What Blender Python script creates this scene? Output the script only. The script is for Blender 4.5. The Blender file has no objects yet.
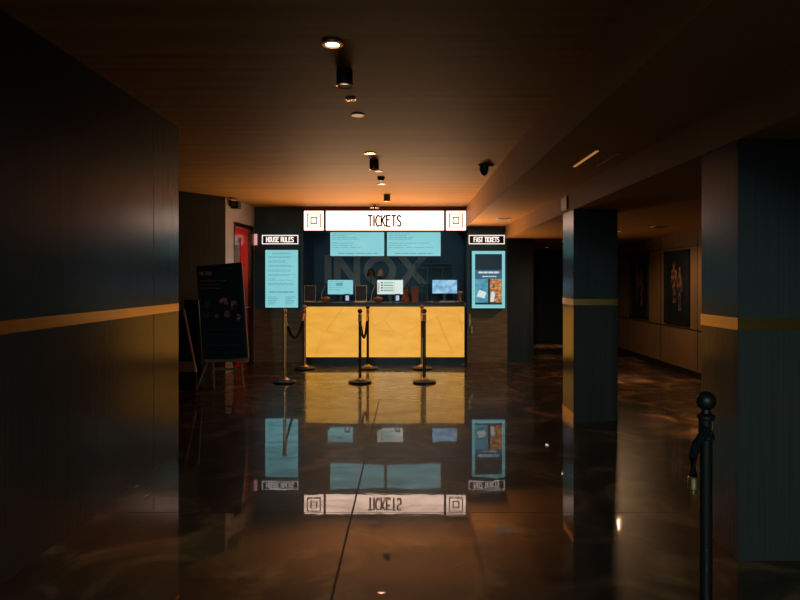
import bpy, bmesh, math, random
from mathutils import Vector, Matrix
random.seed(7)
SC = bpy.context.scene
C = SC.collection
PI = math.pi
H = 1.5            # camera height

# ------------------------------------------------------------------ materials
def nodes(name):
    m = bpy.data.materials.new(name); m.use_nodes = True
    nt = m.node_tree
    return m, nt, nt.nodes['Principled BSDF']

def setp(b, k, v):
    if k in b.inputs: b.inputs[k].default_value = v

def mat(name, col, rough=.5, metal=0, spec=.5, var=.15, scale=(6, 6, 6), bump=0, rvar=0, ior=1.5, coat=0, emit=None, es=0, alpha=1):
    m, nt, b = nodes(name)
    setp(b, 'Roughness', rough); setp(b, 'Metallic', metal); setp(b, 'Specular IOR Level', spec)
    setp(b, 'IOR', ior); setp(b, 'Coat Weight', coat); setp(b, 'Coat Roughness', .08)
    tc = nt.nodes.new('ShaderNodeTexCoord'); mp = nt.nodes.new('ShaderNodeMapping')
    mp.inputs['Scale'].default_value = scale
    nz = nt.nodes.new('ShaderNodeTexNoise'); nz.inputs['Scale'].default_value = 1; nz.inputs['Detail'].default_value = 5
    nt.links.new(tc.outputs['Object'], mp.inputs[0]); nt.links.new(mp.outputs[0], nz.inputs['Vector'])
    rp = nt.nodes.new('ShaderNodeValToRGB')
    rp.color_ramp.elements[0].position = .3; rp.color_ramp.elements[1].position = .7
    rp.color_ramp.elements[0].color = tuple(c*(1-var) for c in col[:3])+(1,)
    rp.color_ramp.elements[1].color = tuple(min(1, c*(1+var)) for c in col[:3])+(1,)
    nt.links.new(nz.outputs['Fac'], rp.inputs[0]); nt.links.new(rp.outputs[0], b.inputs['Base Color'])
    if rvar:
        mr = nt.nodes.new('ShaderNodeMapRange')
        mr.inputs[1].default_value = .3; mr.inputs[2].default_value = .7
        mr.inputs[3].default_value = max(0, rough-rvar); mr.inputs[4].default_value = rough+rvar
        nt.links.new(nz.outputs['Fac'], mr.inputs[0]); nt.links.new(mr.outputs[0], b.inputs['Roughness'])
    if bump:
        bp = nt.nodes.new('ShaderNodeBump'); bp.inputs['Strength'].default_value = bump; bp.inputs['Distance'].default_value = .01
        nt.links.new(nz.outputs['Fac'], bp.inputs['Height']); nt.links.new(bp.outputs[0], b.inputs['Normal'])
    if emit:
        setp(b, 'Emission Color', tuple(emit)+(1,)); setp(b, 'Emission Strength', es)
    if alpha < 1: setp(b, 'Alpha', alpha)
    return m

def emis(name, col, s, col2=None, scale=(1, 1, 1)):
    """a lit surface: dark glossy face with emission, slight procedural variation"""
    m, nt, b = nodes(name)
    setp(b, 'Base Color', (.02, .02, .02, 1)); setp(b, 'Roughness', .3)
    tc = nt.nodes.new('ShaderNodeTexCoord'); mp = nt.nodes.new('ShaderNodeMapping'); mp.inputs['Scale'].default_value = scale
    nz = nt.nodes.new('ShaderNodeTexNoise'); nz.inputs['Scale'].default_value = 2
    rp = nt.nodes.new('ShaderNodeValToRGB')
    col2 = col2 or tuple(c*.93 for c in col)
    rp.color_ramp.elements[0].position = .35; rp.color_ramp.elements[1].position = .65
    rp.color_ramp.elements[0].color = tuple(col2)+(1,); rp.color_ramp.elements[1].color = tuple(col)+(1,)
    nt.links.new(tc.outputs['Object'], mp.inputs[0]); nt.links.new(mp.outputs[0], nz.inputs['Vector'])
    nt.links.new(nz.outputs['Fac'], rp.inputs[0]); nt.links.new(rp.outputs[0], b.inputs['Emission Color'])
    setp(b, 'Emission Strength', s)
    return m

M = {}
M['ceiling'] = mat('ceiling_panels', (.21, .103, .025), .6, var=.20, scale=(.3, 13, 1), bump=.05, spec=.05)
M['beam'] = mat('beam_plaster', (.30, .145, .042), .6, var=.06, scale=(2, 2, 2), spec=.1)
M['laminate'] = mat('dark_laminate', (.040, .040, .038), .22, var=.10, scale=(70, 70, .8), rvar=.03, spec=.2, bump=.012)
M['wood_low'] = mat('dark_walnut_dado', (.042, .039, .034), .18, var=.12, scale=(70, 70, .8), rvar=.03, spec=.6, bump=.012)
M['wood_low'].node_tree.nodes['Principled BSDF'].inputs['Specular Tint'].default_value = (1, .55, .22, 1)
M['laminate_matte'] = mat('dark_matte_laminate', (.013, .019, .021), .5, var=.3, scale=(40, 40, 1), spec=.3)
M['facade'] = mat('navy_facade_panel', (.04, .13, .19), .35, var=.2, scale=(3, 3, 3), spec=.4)
M['facade_wood'] = mat('facade_walnut', (.20, .12, .05), .45, var=.3, scale=(3, 3, 24), spec=.3)
M['brass_band'] = mat('brass_band', (.95, .52, .16), .26, metal=1, var=.08, scale=(2, 2, 60))
M['palewall'] = mat('pale_wall_panel', (.42, .33, .30), .35, var=.05, scale=(3, 3, 1))
M['red'] = mat('red_door_paint', (.55, .018, .02), .22, var=.1, scale=(2, 2, 2), coat=.5)
M['glass_dark'] = mat('door_glazing', (.16, .13, .14), .08, var=.05, ior=1.7)
M['black'] = mat('black_paint', (.008, .009, .010), .4, var=.2)
M['blackmetal'] = mat('black_metal', (.012, .012, .012), .3, metal=.4, var=.2)
M['chrome'] = mat('brushed_chrome', (.62, .56, .48), .22, metal=1, var=.1)
M['brass'] = mat('polished_brass', (.78, .50, .22), .36, metal=1, var=.12, scale=(3, 3, 3))
M['darkbrass'] = mat('dark_bronze', (.20, .12, .06), .25, metal=1, var=.12)
M['copper'] = mat('copper', (.65, .33, .14), .35, metal=1, var=.1)
M['velvet'] = mat('velvet_rope', (.006, .005, .006), .9, spec=.1, var=.3, scale=(60, 60, 60), bump=.5)
M['woodleg'] = mat('easel_wood', (.22, .10, .04), .55, var=.25, scale=(20, 20, 2))
M['cream'] = mat('cream_board', (.80, .60, .45), .6, var=.1)
M['poster'] = mat('dark_poster_print', (.008, .012, .015), .3, var=.4, scale=(4, 4, 4))
M['countertop'] = mat('walnut_worktop', (.10, .038, .014), .3, var=.3, scale=(4, 20, 20))
M['white'] = mat('white_plastic', (.6, .58, .55), .4, var=.05)
M['plastic'] = mat('black_plastic', (.012, .013, .014), .35, var=.15)
M['redbrown'] = mat('reddish_brown_card', (.32, .10, .045), .55, var=.2)
M['brownbowl'] = mat('brown_glazed_bowl', (.38, .17, .07), .3, var=.2)
M['paper'] = mat('printed_paper', (.03, .02, .018), .5, var=.6, scale=(30, 30, 60))
M['grey'] = mat('grey_metal_vent', (.42, .50, .54), .4, var=.1)
M['letter_back'] = mat('bronze_letter', (.30, .24, .20), .4, var=.1)
M['backwall'] = mat('booth_back_wall', (.035, .085, .115), .45, var=.2, scale=(2, 2, 2))
M['lit_white'] = emis('sign_diffuser', (1, .68, .52), 3.7)
M['ink'] = mat('sign_lettering_ink', (.06, .028, .022), .5)
M['inkline'] = mat('sign_outline_ink', (.22, .10, .08), .5)
M['lit_text'] = emis('lit_lettering', (1, .86, .78), 1.2)
M['cyan'] = emis('menu_screen', (.235, .61, .66), 1.0, (.225, .58, .62))
M['cyan_ink'] = emis('menu_screen_text', (.10, .33, .38), 1)
M['screen_white'] = emis('monitor_page', (.72, .82, .76), .95)
M['screen_blue'] = emis('monitor_photo', (.10, .27, .45), 1.2, (.30, .52, .70), (4, 4, 5))
M['kblue'] = emis('kiosk_banner', (.03, .12, .19), 1)
M['kteal'] = emis('kiosk_tile_teal', (.10, .36, .46), 1, (.05, .22, .33), (5, 5, 8))
M['korange'] = emis('kiosk_tile_photo', (.75, .30, .07), 1, (.10, .07, .06), (9, 9, 12))
M['kwhite'] = emis('kiosk_white', (.75, .85, .85), .9)
M['kdark'] = emis('kiosk_dark_area', (.005, .02, .028), 1)
M['green'] = emis('monitor_green_bar', (.18, .62, .36), 1)
M['greybar'] = emis('monitor_grey_bar', (.28, .33, .33), 1)
M['pink_lit'] = emis('pink_indicator', (.85, .38, .36), .9)
M['phone'] = emis('terminal_screen', (.42, .58, .80), .9)
M['lamp_on'] = emis('lamp_diffuser', (1, .88, .75), 9)
M['lamp_dim'] = emis('lamp_dim', (1, .7, .45), 1.3)
M['cap'] = mat('ceiling_cap', (.75, .55, .35), .4, var=.05)
M['teal_metal'] = mat('teal_rack', (.03, .09, .11), .35, metal=.3)
M['skin'] = mat('printed_figure', (.20, .09, .07), .5, var=.5, scale=(9, 9, 9))
M['printred'] = mat('print_orange_red', (.42, .12, .05), .5, var=.4, scale=(20, 20, 20))
M['printpink'] = mat('print_dusty_pink', (.22, .075, .075), .5, var=.4, scale=(20, 20, 20))
def splotch(name, col, sc=22, lo=.46, hi=.66):
    m, nt, b = nodes(name)
    tc = nt.nodes.new('ShaderNodeTexCoord'); nz = nt.nodes.new('ShaderNodeTexNoise'); nz.inputs['Scale'].default_value = sc; nz.inputs['Detail'].default_value = 3
    rp = nt.nodes.new('ShaderNodeValToRGB'); e = rp.color_ramp.elements
    e[0].position = lo; e[0].color = (.008, .011, .013, 1); e[1].position = hi; e[1].color = tuple(col)+(1,)
    nt.links.new(tc.outputs['Object'], nz.inputs['Vector']); nt.links.new(nz.outputs['Fac'], rp.inputs[0]); nt.links.new(rp.outputs[0], b.inputs['Base Color'])
    setp(b, 'Roughness', .5); return m
M['skin'] = splotch('printed_figure', (.20, .075, .055), 14, .42, .70)
M['printred'] = splotch('print_orange_red', (.60, .19, .08), 16, .38, .6)
M['printpink'] = splotch('print_dusty_pink', (.35, .12, .12), 16, .38, .6)
M['wallpanel'] = mat('walnut_wall_panel', (.15, .088, .038), .45, var=.15, scale=(1, 12, .6))
M['seam'] = mat('dark_seam', (.006, .005, .004), .6)

# floor: polished dark stone slabs
def floor_mat():
    m, nt, b = nodes('polished_stone_floor')
    N = nt.nodes.new; L = nt.links.new
    tc = N('ShaderNodeTexCoord')
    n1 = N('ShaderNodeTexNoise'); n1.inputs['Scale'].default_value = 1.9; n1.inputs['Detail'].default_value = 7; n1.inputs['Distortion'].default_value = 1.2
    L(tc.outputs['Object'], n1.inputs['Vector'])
    rp = N('ShaderNodeValToRGB')
    e = rp.color_ramp.elements
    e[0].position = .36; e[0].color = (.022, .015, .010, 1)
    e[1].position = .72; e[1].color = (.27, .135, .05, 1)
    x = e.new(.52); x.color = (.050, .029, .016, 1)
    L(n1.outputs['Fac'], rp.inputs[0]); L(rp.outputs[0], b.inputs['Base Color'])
    # streaks of trodden polish, softer reflection
    mp = N('ShaderNodeMapping'); mp.inputs['Scale'].default_value = (1.2, 3.0, 1)
    L(tc.outputs['Object'], mp.inputs[0])
    n2 = N('ShaderNodeTexNoise'); n2.inputs['Scale'].default_value = 2.2; n2.inputs['Detail'].default_value = 6; n2.inputs['Distortion'].default_value = .6
    L(mp.outputs[0], n2.inputs['Vector'])
    mr = N('ShaderNodeMapRange'); mr.inputs[1].default_value = .35; mr.inputs[2].default_value = .75
    mr.inputs[3].default_value = .008; mr.inputs[4].default_value = .045
    L(n2.outputs['Fac'], mr.inputs[0]); L(mr.outputs[0], b.inputs['Coat Roughness'])
    n4 = N('ShaderNodeTexNoise'); n4.inputs['Scale'].default_value = 2.6; n4.inputs['Detail'].default_value = 8; n4.inputs['Roughness'].default_value = .7; n4.inputs['Distortion'].default_value = 1.0
    mp4 = N('ShaderNodeMapping'); mp4.inputs['Scale'].default_value = (.8, 1.8, 1)
    L(tc.outputs['Object'], mp4.inputs[0]); L(mp4.outputs[0], n4.inputs['Vector'])
    m4 = N('ShaderNodeMapRange'); m4.inputs[1].default_value = .42; m4.inputs[2].default_value = .62; m4.inputs[3].default_value = 1; m4.inputs[4].default_value = .62
    L(n4.outputs['Fac'], m4.inputs[0]); L(m4.outputs[0], b.inputs['Coat Weight'])
    setp(b, 'Coat IOR', 1.52); setp(b, 'Roughness', .35)
    n3 = N('ShaderNodeTexNoise'); n3.inputs['Scale'].default_value = 3.0; n3.inputs['Detail'].default_value = 3
    mp3 = N('ShaderNodeMapping'); mp3.inputs['Scale'].default_value = (.7, 1.6, 1)
    L(tc.outputs['Object'], mp3.inputs[0]); L(mp3.outputs[0], n3.inputs['Vector'])
    bp = N('ShaderNodeBump'); bp.inputs['Strength'].default_value = .035; bp.inputs['Distance'].default_value = .01
    L(n3.outputs['Fac'], bp.inputs['Height']); L(bp.outputs[0], b.inputs['Normal'])
    setp(b, 'IOR', 1.5); setp(b, 'Specular IOR Level', .12); setp(b, 'Specular Tint', (1, .75, .5, 1))
    L(bp.outputs[0], b.inputs['Coat Normal'])
    return m
M['floor'] = floor_mat()

# backlit onyx counter panel: amber stone with straight brown veins
def onyx():
    m, nt, b = nodes('backlit_amber_onyx')
    N = nt.nodes.new; L = nt.links.new
    setp(b, 'Base Color', (.25, .12, .03, 1)); setp(b, 'Roughness', .25)
    tc = N('ShaderNodeTexCoord')
    mp = N('ShaderNodeMapping'); mp.inputs['Scale'].default_value = (1.4, 1, 1.8)
    L(tc.outputs['Object'], mp.inputs[0])
    vo = N('ShaderNodeTexVoronoi'); vo.feature = 'DISTANCE_TO_EDGE'; vo.inputs['Scale'].default_value = .95
    L(mp.outputs[0], vo.inputs['Vector'])
    r1 = N('ShaderNodeValToRGB')
    r1.color_ramp.elements[0].position = 0; r1.color_ramp.elements[0].color = (.86, .78, .66, 1)
    r1.color_ramp.elements[1].position = .012; r1.color_ramp.elements[1].color = (1, 1, 1, 1)
    L(vo.outputs['Distance'], r1.inputs[0])
    mp2 = N('ShaderNodeMapping'); mp2.inputs['Scale'].default_value = (1.5, 1, 5)
    L(tc.outputs['Object'], mp2.inputs[0])
    nz = N('ShaderNodeTexNoise'); nz.inputs['Scale'].default_value = 2; nz.inputs['Detail'].default_value = 4
    L(mp2.outputs[0], nz.inputs['Vector'])
    r2 = N('ShaderNodeValToRGB')
    r2.color_ramp.elements[0].position = .3; r2.color_ramp.elements[0].color = (.72, .325, .040, 1)
    r2.color_ramp.elements[1].position = .7; r2.color_ramp.elements[1].color = (.84, .425, .060, 1)
    L(nz.outputs['Fac'], r2.inputs[0])
    mx = N('ShaderNodeMixRGB'); mx.blend_type = 'MULTIPLY'; mx.inputs[0].default_value = 1
    L(r2.outputs[0], mx.inputs[1]); L(r1.outputs[0], mx.inputs[2]); L(mx.outputs[0], b.inputs['Emission Color'])
    setp(b, 'Emission Strength', 1.0)
    return m
M['onyx'] = onyx()

def clear():
    m, nt, b = nodes('clear_acrylic')
    setp(b, 'Base Color', (.8, .75, .7, 1)); setp(b, 'Roughness', .15); setp(b, 'Transmission Weight', .85); setp(b, 'IOR', 1.2)
    return m
M['acrylic'] = clear()

# ------------------------------------------------------------------ mesh helpers
def box(bm, x0, x1, y0, y1, z0, z1, bev=0):
    r = bmesh.ops.create_cube(bm, size=1)
    for v in r['verts']:
        v.co = Vector((x0+(v.co.x+.5)*(x1-x0), y0+(v.co.y+.5)*(y1-y0), z0+(v.co.z+.5)*(z1-z0)))
    if bev:
        es = list({e for v in r['verts'] for e in v.link_edges})
        bmesh.ops.bevel(bm, geom=es, offset=bev, segments=2, affect='EDGES')
    return r['verts']

def lathe(bm, prof, cx=0, cy=0, cz=0, n=32):
    rings = []
    for r, z in prof:
        if r < 1e-5: rings.append([bm.verts.new((cx, cy, cz+z))])
        else: rings.append([bm.verts.new((cx+r*math.cos(2*PI*i/n), cy+r*math.sin(2*PI*i/n), cz+z)) for i in range(n)])
    for a, b in zip(rings, rings[1:]):
        for i in range(n):
            j = (i+1) % n
            if len(a) == 1 and len(b) == 1: break
            if len(a) == 1: bm.faces.new((a[0], b[j], b[i]))
            elif len(b) == 1: bm.faces.new((a[i], a[j], b[0]))
            else: bm.faces.new((a[i], a[j], b[j], b[i]))
    return rings

def tube(bm, pts, r, n=8, caps=True):
    pts = [Vector(p) for p in pts]; rings = []
    up = Vector((0, 0, 1))
    for i, p in enumerate(pts):
        d = (pts[min(i+1, len(pts)-1)]-pts[max(i-1, 0)]).normalized()
        a = d.cross(up)
        if a.length < .05: a = d.cross(Vector((1, 0, 0)))
        a.normalize(); b = d.cross(a).normalized()
        rings.append([bm.verts.new(p+a*r*math.cos(2*PI*k/n)+b*r*math.sin(2*PI*k/n)) for k in range(n)])
    for A, B in zip(rings, rings[1:]):
        for k in range(n): bm.faces.new((A[k], A[(k+1) % n], B[(k+1) % n], B[k]))
    if caps:
        bm.faces.new(rings[0][::-1]); bm.faces.new(rings[-1])

def prism(bm, pts, z0, z1):
    lo = [bm.verts.new((x, y, z0)) for x, y in pts]; hi = [bm.verts.new((x, y, z1)) for x, y in pts]
    n = len(pts)
    for i in range(n):
        j = (i+1) % n; bm.faces.new((lo[i], lo[j], hi[j], hi[i]))
    bm.faces.new(lo[::-1]); bm.faces.new(hi)

def slab_xz(bm, pts, y0, y1):
    """polygon in x,z extruded along y"""
    a = [bm.verts.new((x, y0, z)) for x, z in pts]; b = [bm.verts.new((x, y1, z)) for x, z in pts]
    n = len(pts)
    for i in range(n):
        j = (i+1) % n; bm.faces.new((a[i], a[j], b[j], b[i]))
    bm.faces.new(a[::-1]); bm.faces.new(b)

_jit = [0]
def bar_xz(bm, p, q, w, y0, y1):
    _jit[0] = (_jit[0]+1) % 7; y0 -= _jit[0]*.0002
    p = Vector(p); q = Vector(q); d = (q-p)
    if d.length < 1e-6: return
    d.normalize(); n = Vector((-d.y, d.x))*w/2; e = d*w*.3
    pts = [p-n-e, q-n+e, q+n+e, p+n-e]
    slab_xz(bm, [(v.x, v.y) for v in pts], y0, y1)

def obj(name, bm, m, parent=None, smooth=False, loc=None, rz=0):
    bmesh.ops.recalc_face_normals(bm, faces=bm.faces)
    me = bpy.data.meshes.new(name); bm.to_mesh(me); bm.free()
    if smooth:
        for p in me.polygons: p.use_smooth = True
        try: me.set_sharp_from_angle(angle=math.radians(40))
        except Exception: pass
    me.materials.append(m)
    o = bpy.data.objects.new(name, me); C.objects.link(o)
    if parent: o.parent = parent
    if loc: o.location = loc
    o.rotation_euler.z = rz
    return o

def B(): return bmesh.new()
def bx(name, m, x0, x1, y0, y1, z0, z1, parent=None, bev=0):
    bm = B(); box(bm, x0, x1, y0, y1, z0, z1, bev)
    return obj(name, bm, m, parent, smooth=bool(bev))

def tag(o, label, cat, group=None, kind=None):
    if label: o['label'] = label
    if cat: o['category'] = cat
    if group: o['group'] = group
    if kind: o['kind'] = kind
    return o
def thing(name, label, cat, loc=(0, 0, 0), rz=0, group=None):
    o = bpy.data.objects.new(name, None); C.objects.link(o); o.empty_display_size = .1
    o.location = loc; o.rotation_euler.z = rz
    return tag(o, label, cat, group)
def struct(o): o['kind'] = 'structure'; return o
def dup(root, label, loc=None, group=None, rz=None):
    r = root.copy(); C.objects.link(r)
    if loc is not None: r.location = loc
    if rz is not None: r.rotation_euler.z = rz
    r['label'] = label
    if group: r['group'] = group
    for ch in list(root.children):
        c = ch.copy(); C.objects.link(c); c.parent = r
        for g in list(ch.children):
            d = g.copy(); C.objects.link(d); d.parent = c
    return r

# stroke lettering: letters in a unit box
def arc(cx, cy, rx, ry, a0, a1, n=8):
    return [(cx+rx*math.cos(math.radians(a0+(a1-a0)*i/n)), cy+ry*math.sin(math.radians(a0+(a1-a0)*i/n))) for i in range(n+1)]
GL = {
 'T': [[(0, 1), (1, 1)], [(.5, 1), (.5, 0)]],
 'I': [[(.5, 0), (.5, 1)]],
 'C': [arc(.62, .5, .62, .5, 55, 305, 12)],
 'K': [[(0, 0), (0, 1)], [(1, 1), (0, .42)], [(.25, .55), (1, 0)]],
 'E': [[(1, 1), (0, 1), (0, 0), (1, 0)], [(0, .6), (.75, .6)]],
 'S': [[(.95, .88)]+arc(.5, .75, .45, .25, 60, 200, 6)+[(.9, .35)]+arc(.5, .23, .45, .23, 20, -150, 7)],
 'H': [[(0, 0), (0, 1)], [(1, 0), (1, 1)], [(0, .55), (1, .55)]],
 'O': [arc(.5, .5, .5, .5, 0, 360, 18)],
 'U': [[(0, 1), (0, .3)]+arc(.5, .3, .5, .3, 180, 360, 8)+[(1, 1)]],
 'R': [[(0, 0), (0, 1), (.5, 1)]+arc(.5, .77, .45, .23, 90, -90, 7)+[(0, .54)], [(.4, .54), (1, 0)]],
 'L': [[(0, 1), (0, 0), (1, 0)]],
 'F': [[(0, 0), (0, 1), (1, 1)], [(0, .58), (.75, .58)]],
 'A': [[(0, 0), (.5, 1), (1, 0)], [(.18, .36), (.82, .36)]],
 'N': [[(0, 0), (0, 1), (1, 0), (1, 1)]],
 'X': [[(0, 0), (1, 1)], [(0, 1), (1, 0)]],
 'M': [[(0, 0), (0, 1), (.5, .3), (1, 1), (1, 0)]],
}
def lettering(name, text, x0, x1, z0, z1, y, m, parent, w, gap=.28, depth=.004, widths=None):
    ws = [(widths or {}).get(c, {'I': .18, ' ': .55}.get(c, 1)) for c in text]
    tot = sum(ws)+gap*(len(text)-1); u = (x1-x0)/tot
    bm = B(); x = x0
    for c, cw in zip(text, ws):
        for st in GL.get(c, []):
            P = [(x+px*cw*u if c != 'I' else x+cw*u/2, z0+pz*(z1-z0)) for px, pz in st]
            for p, q in zip(P, P[1:]): bar_xz(bm, p, q, w, y-depth, y)
        x += (cw+gap)*u
    return obj(name, bm, m, parent)

def textlines(name, x0, x1, z0, z1, rows, y, m, parent, th, ragged=.35, seed=1, depth=.002):
    rr = random.Random(seed); bm = B()
    for i in range(rows):
        z = z1-(i+.5)*(z1-z0)/rows
        x = x0; end = x0+(x1-x0)*(1-rr.random()*ragged)
        while x < end-.01:
            w = min(end-x, (x1-x0)*rr.uniform(.08, .25))
            box(bm, x, x+w, y-depth, y, z-th/2, z+th/2)
            x += w+(x1-x0)*.025
    return obj(name, bm, m, parent)

# ------------------------------------------------------------------ the shell
FY = 10.95                 # plane of the ticket front
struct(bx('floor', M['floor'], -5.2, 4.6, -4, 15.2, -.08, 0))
struct(bx('ceiling', M['ceiling'], -5.2, 1.06, -4, 15.2, 2.83, 2.93))
struct(bx('trim_1', M['beam'], 1.06, 1.76, -4, 15.2, 2.47, 2.93))
struct(bx('trim_2', M['beam'], 1.76, 4.6, -4, 15.2, 2.25, 2.93))
# floor slab joints: thin dark lines flush in the stone
bm = B()
box(bm, -.366, -.354, -1, 7.4, 0, .0006)
for y in (3.87, 5.06): box(bm, -1.99, 1.76, y-.002, y+.002, 0, .0006)
struct(obj('trim_3', bm, M['seam']))
# ceiling board joints
bm = B()
for y in (6.9,): box(bm, -2.9, 1.06, y-.003, y+.003, 2.829, 2.8302)
struct(obj('trim_4', bm, M['seam']))

def band(name, x0, x1, y0, y1, parent): return bx(name, M['brass_band'], x0, x1, y0, y1, 1.232, 1.298, parent)

struct(bx('trim_10', M['wood_low'], -5.1, -2.0, -4, 5.23, 0, 1.265))
wl = B(); box(wl, -5.1, -2.0, -4, 5.23, 1.265, 2.83)
wl = struct(obj('wall_left', wl, M['laminate']))
bm = B()
for a, b in ((-4, 2.655), (2.661, 5.232)): box(bm, -2.004, -1.998, a, b, 1.232, 1.298)
struct(obj('trim_5', bm, M['brass_band']))
bm = B()
for y in (2.66, 4.72): box(bm, -2.0012, -1.999, y-.0025, y+.0025, 0, 2.83)
struct(obj('trim_6', bm, M['seam']))
# the recess behind the left wall
bm = B(); prism(bm, [(-5.1, 6.75), (-3.41, 8.97), (-2.92, 9.6), (-2.97, 9.75), (-5.2, 7.2)], 0, 2.83)
struct(obj('wall_angled', bm, M['laminate_matte']))
struct(bx('wall_far_left', M['laminate_matte'], -5.2, -5.1, 5.23, 7.2, 0, 2.83))
# pale side wall with the red door, slightly off square
A0 = Vector((-2.92, 9.6)); A1 = Vector((-2.80, 10.95)); dv = A1-A0
RZ = math.atan2(dv.y, dv.x)-PI/2       # local y runs along the wall, local x into the room
LW = dv.length
bm = B()
box(bm, -.2, 0, 0, .35, 0, 2.83); box(bm, -.2, 0, .35, 1.28, 2.47, 2.83); box(bm, -.2, 0, 1.28, LW, 0, 2.83)
o = obj('wall_side', bm, M['palewall'], loc=(A0.x, A0.y, 0), rz=RZ); struct(o)
door = bpy.data.objects.new('door_1', None); C.objects.link(door); door.location = (A0.x, A0.y, 0); door.rotation_euler.z = RZ
door['kind'] = 'structure'
bm = B(); box(bm, -.12, .012, .352, .39, 0, 2.46); box(bm, -.12, .012, 1.13, 1.278, 0, 2.46); box(bm, -.12, .012, .39, 1.13, 2.40, 2.46)
obj('door_frame', bm, M['darkbrass'], door)
leaf = B()
box(leaf, -.08, -.035, .39, .47, .01, 2.40); box(leaf, -.08, -.035, .76, .99, .01, 2.40)
box(leaf, -.08, -.035, .47, .76, .01, 1.0); box(leaf, -.08, -.035, .47, .76, 2.22, 2.40)
box(leaf, -.08, -.04, .99, 1.13, .01, 2.40)
leaf = obj('door_leaf', leaf, M['red'], door)
bm = B(); box(bm, -.065, -.05, .47, .76, 1.0, 2.22); obj('glazing', bm, M['glass_dark'], leaf)
bm = B(); tube(bm, [(-.035, .80, 1.02), (.02, .80, 1.02), (.03, .84, 1.02), (.03, 1.02, 1.02)], .012); box(bm, -.036, -.028, .775, .825, .94, 1.10)
obj('door_handle', bm, M['chrome'], door, smooth=True)

# right side
struct(bx('wall_right', M['wallpanel'], 4.4, 4.6, -4, 15.2, 0, 2.25))
bm = B()
for y in (7.6, 9.12, 10.45, 12.0, 13.3): box(bm, 4.397, 4.401, y-.006, y+.006, .12, 2.25)
box(bm, 4.393, 4.401, 6, 14.8, .722, .738); box(bm, 4.396, 4.401, 6, 14.8, 2.02, 2.03)
struct(obj('trim_7', bm, M['seam']))
struct(bx('baseboard_right', M['black'], 4.385, 4.4, 5, 14.8, 0, .10))
struct(bx('wall_back', M['laminate_matte'], 1.8, 4.6, 14.8, 15.2, 0, 2.25))
struct(bx('wall_partition', M['laminate_matte'], 1.81, 2.3, 11.0, 14.8, 0, 2.25))

# ticket front: left and right panels
bm = B(); box(bm, -2.80, -1.916, FY, FY+.12, .97, 2.83)
struct(obj('wall_front_left', bm, M['facade']))
bm = B(); box(bm, -2.80, -1.916, FY, FY+.12, 0, .97)
struct(obj('trim_8', bm, M['facade_wood']))
bm = B(); box(bm, 1.077, 1.81, FY, FY+.12, .97, 2.47)
struct(obj('wall_front_right', bm, M['facade']))
bm = B(); box(bm, 1.077, 1.81, FY, FY+.12, 0, .97)
struct(obj('trim_9', bm, M['facade_wood']))
# booth interior
struct(bx('trim_11', M['beam'], -1.916, 1.06, 10.915, 11.06, 2.782, 2.83))
struct(bx('wall_booth_back', M['backwall'], -2.8, 1.81, 12.8, 12.95, 0, 2.83))
struct(bx('wall_booth_left', M['backwall'], -2.1, -2.0, FY+.12, 12.8, 0, 2.83))
struct(bx('wall_booth_right', M['backwall'], 1.2, 1.3, FY+.12, 12.8, 0, 2.47))
struct(bx('wall_rear_left', M['laminate_matte'], -5.2, -2.8, 14.8, 15.2, 0, 2.83))

# big dim letters on the booth's back wall
bm = B()
YB = 12.8
def bigX(px): return (px-408)*YB/600
def bigZ(py): return H+(280-py)*YB/600
zt, zb = bigZ(257), bigZ(284)
def stroke(pts, w):
    for p, q in zip(pts, pts[1:]): bar_xz(bm, p, q, w, YB-.02, YB)
stroke([(bigX(328), zb), (bigX(328), zt)], .14)
stroke([(bigX(337.5), zb), (bigX(337.5), zt), (bigX(357), zb), (bigX(357), zt)], .14)
stroke([(bigX(380)+.27*math.cos(a*PI/14), (zt+zb)/2+.26*math.sin(a*PI/14)) for a in range(29)], .14)
stroke([(bigX(402), zb), (bigX(423), zt)], .14); stroke([(bigX(402), zt), (bigX(423), zb)], .14)
tag(obj('wall_lettering', bm, M['letter_back']), 'large dim bronze letters on the dark wall behind the counter', 'sign')

# ------------------------------------------------------------------ pillars
def pillar(y0, y1, label):
    t = thing('square_pillar', label, 'pillar', (0, 0, 0), 0, 'square pillars along the right side')
    x0, x1 = 1.76, 2.23
    t.location = ((x0+x1)/2, (y0+y1)/2, 0)
    hx = (x1-x0)/2; hy = (y1-y0)/2
    bx('upper_shaft', M['laminate'], -hx, hx, -hy, hy, 1.265, 2.25, t, bev=.003)
    bx('lower_shaft', M['wood_low'], -hx, hx, -hy, hy, 0, 1.265, t, bev=.003)
    bm = B(); e = .003
    for a in ((-hx-e, -hx+.001, -hy-e, hy+e), (hx-.001, hx+e, -hy-e, hy+e), (-hx, hx, -hy-e, -hy+.001), (-hx, hx, hy-.001, hy+e)):
        box(bm, a[0], a[1], a[2], a[3], 1.232, 1.298)
    obj('brass_band', bm, M['brass_band'], t)
    if y0 < 5: return t
    bm = B()
    for a in ((-hx-e, -hx+.001, -hy-e, hy+e), (hx-.001, hx+e, -hy-e, hy+e)):
        box(bm, a[0], a[1], a[2], a[3], 0, .085)
    obj('kick_plate', bm, M['brass_band'], t)
    return t
pillar(6.38, 6.82, 'slim dark square pillar with brass band, farther one standing in mid floor')
pillar(3.20, 3.60, 'large near dark square pillar with brass band at the right frame edge')

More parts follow.
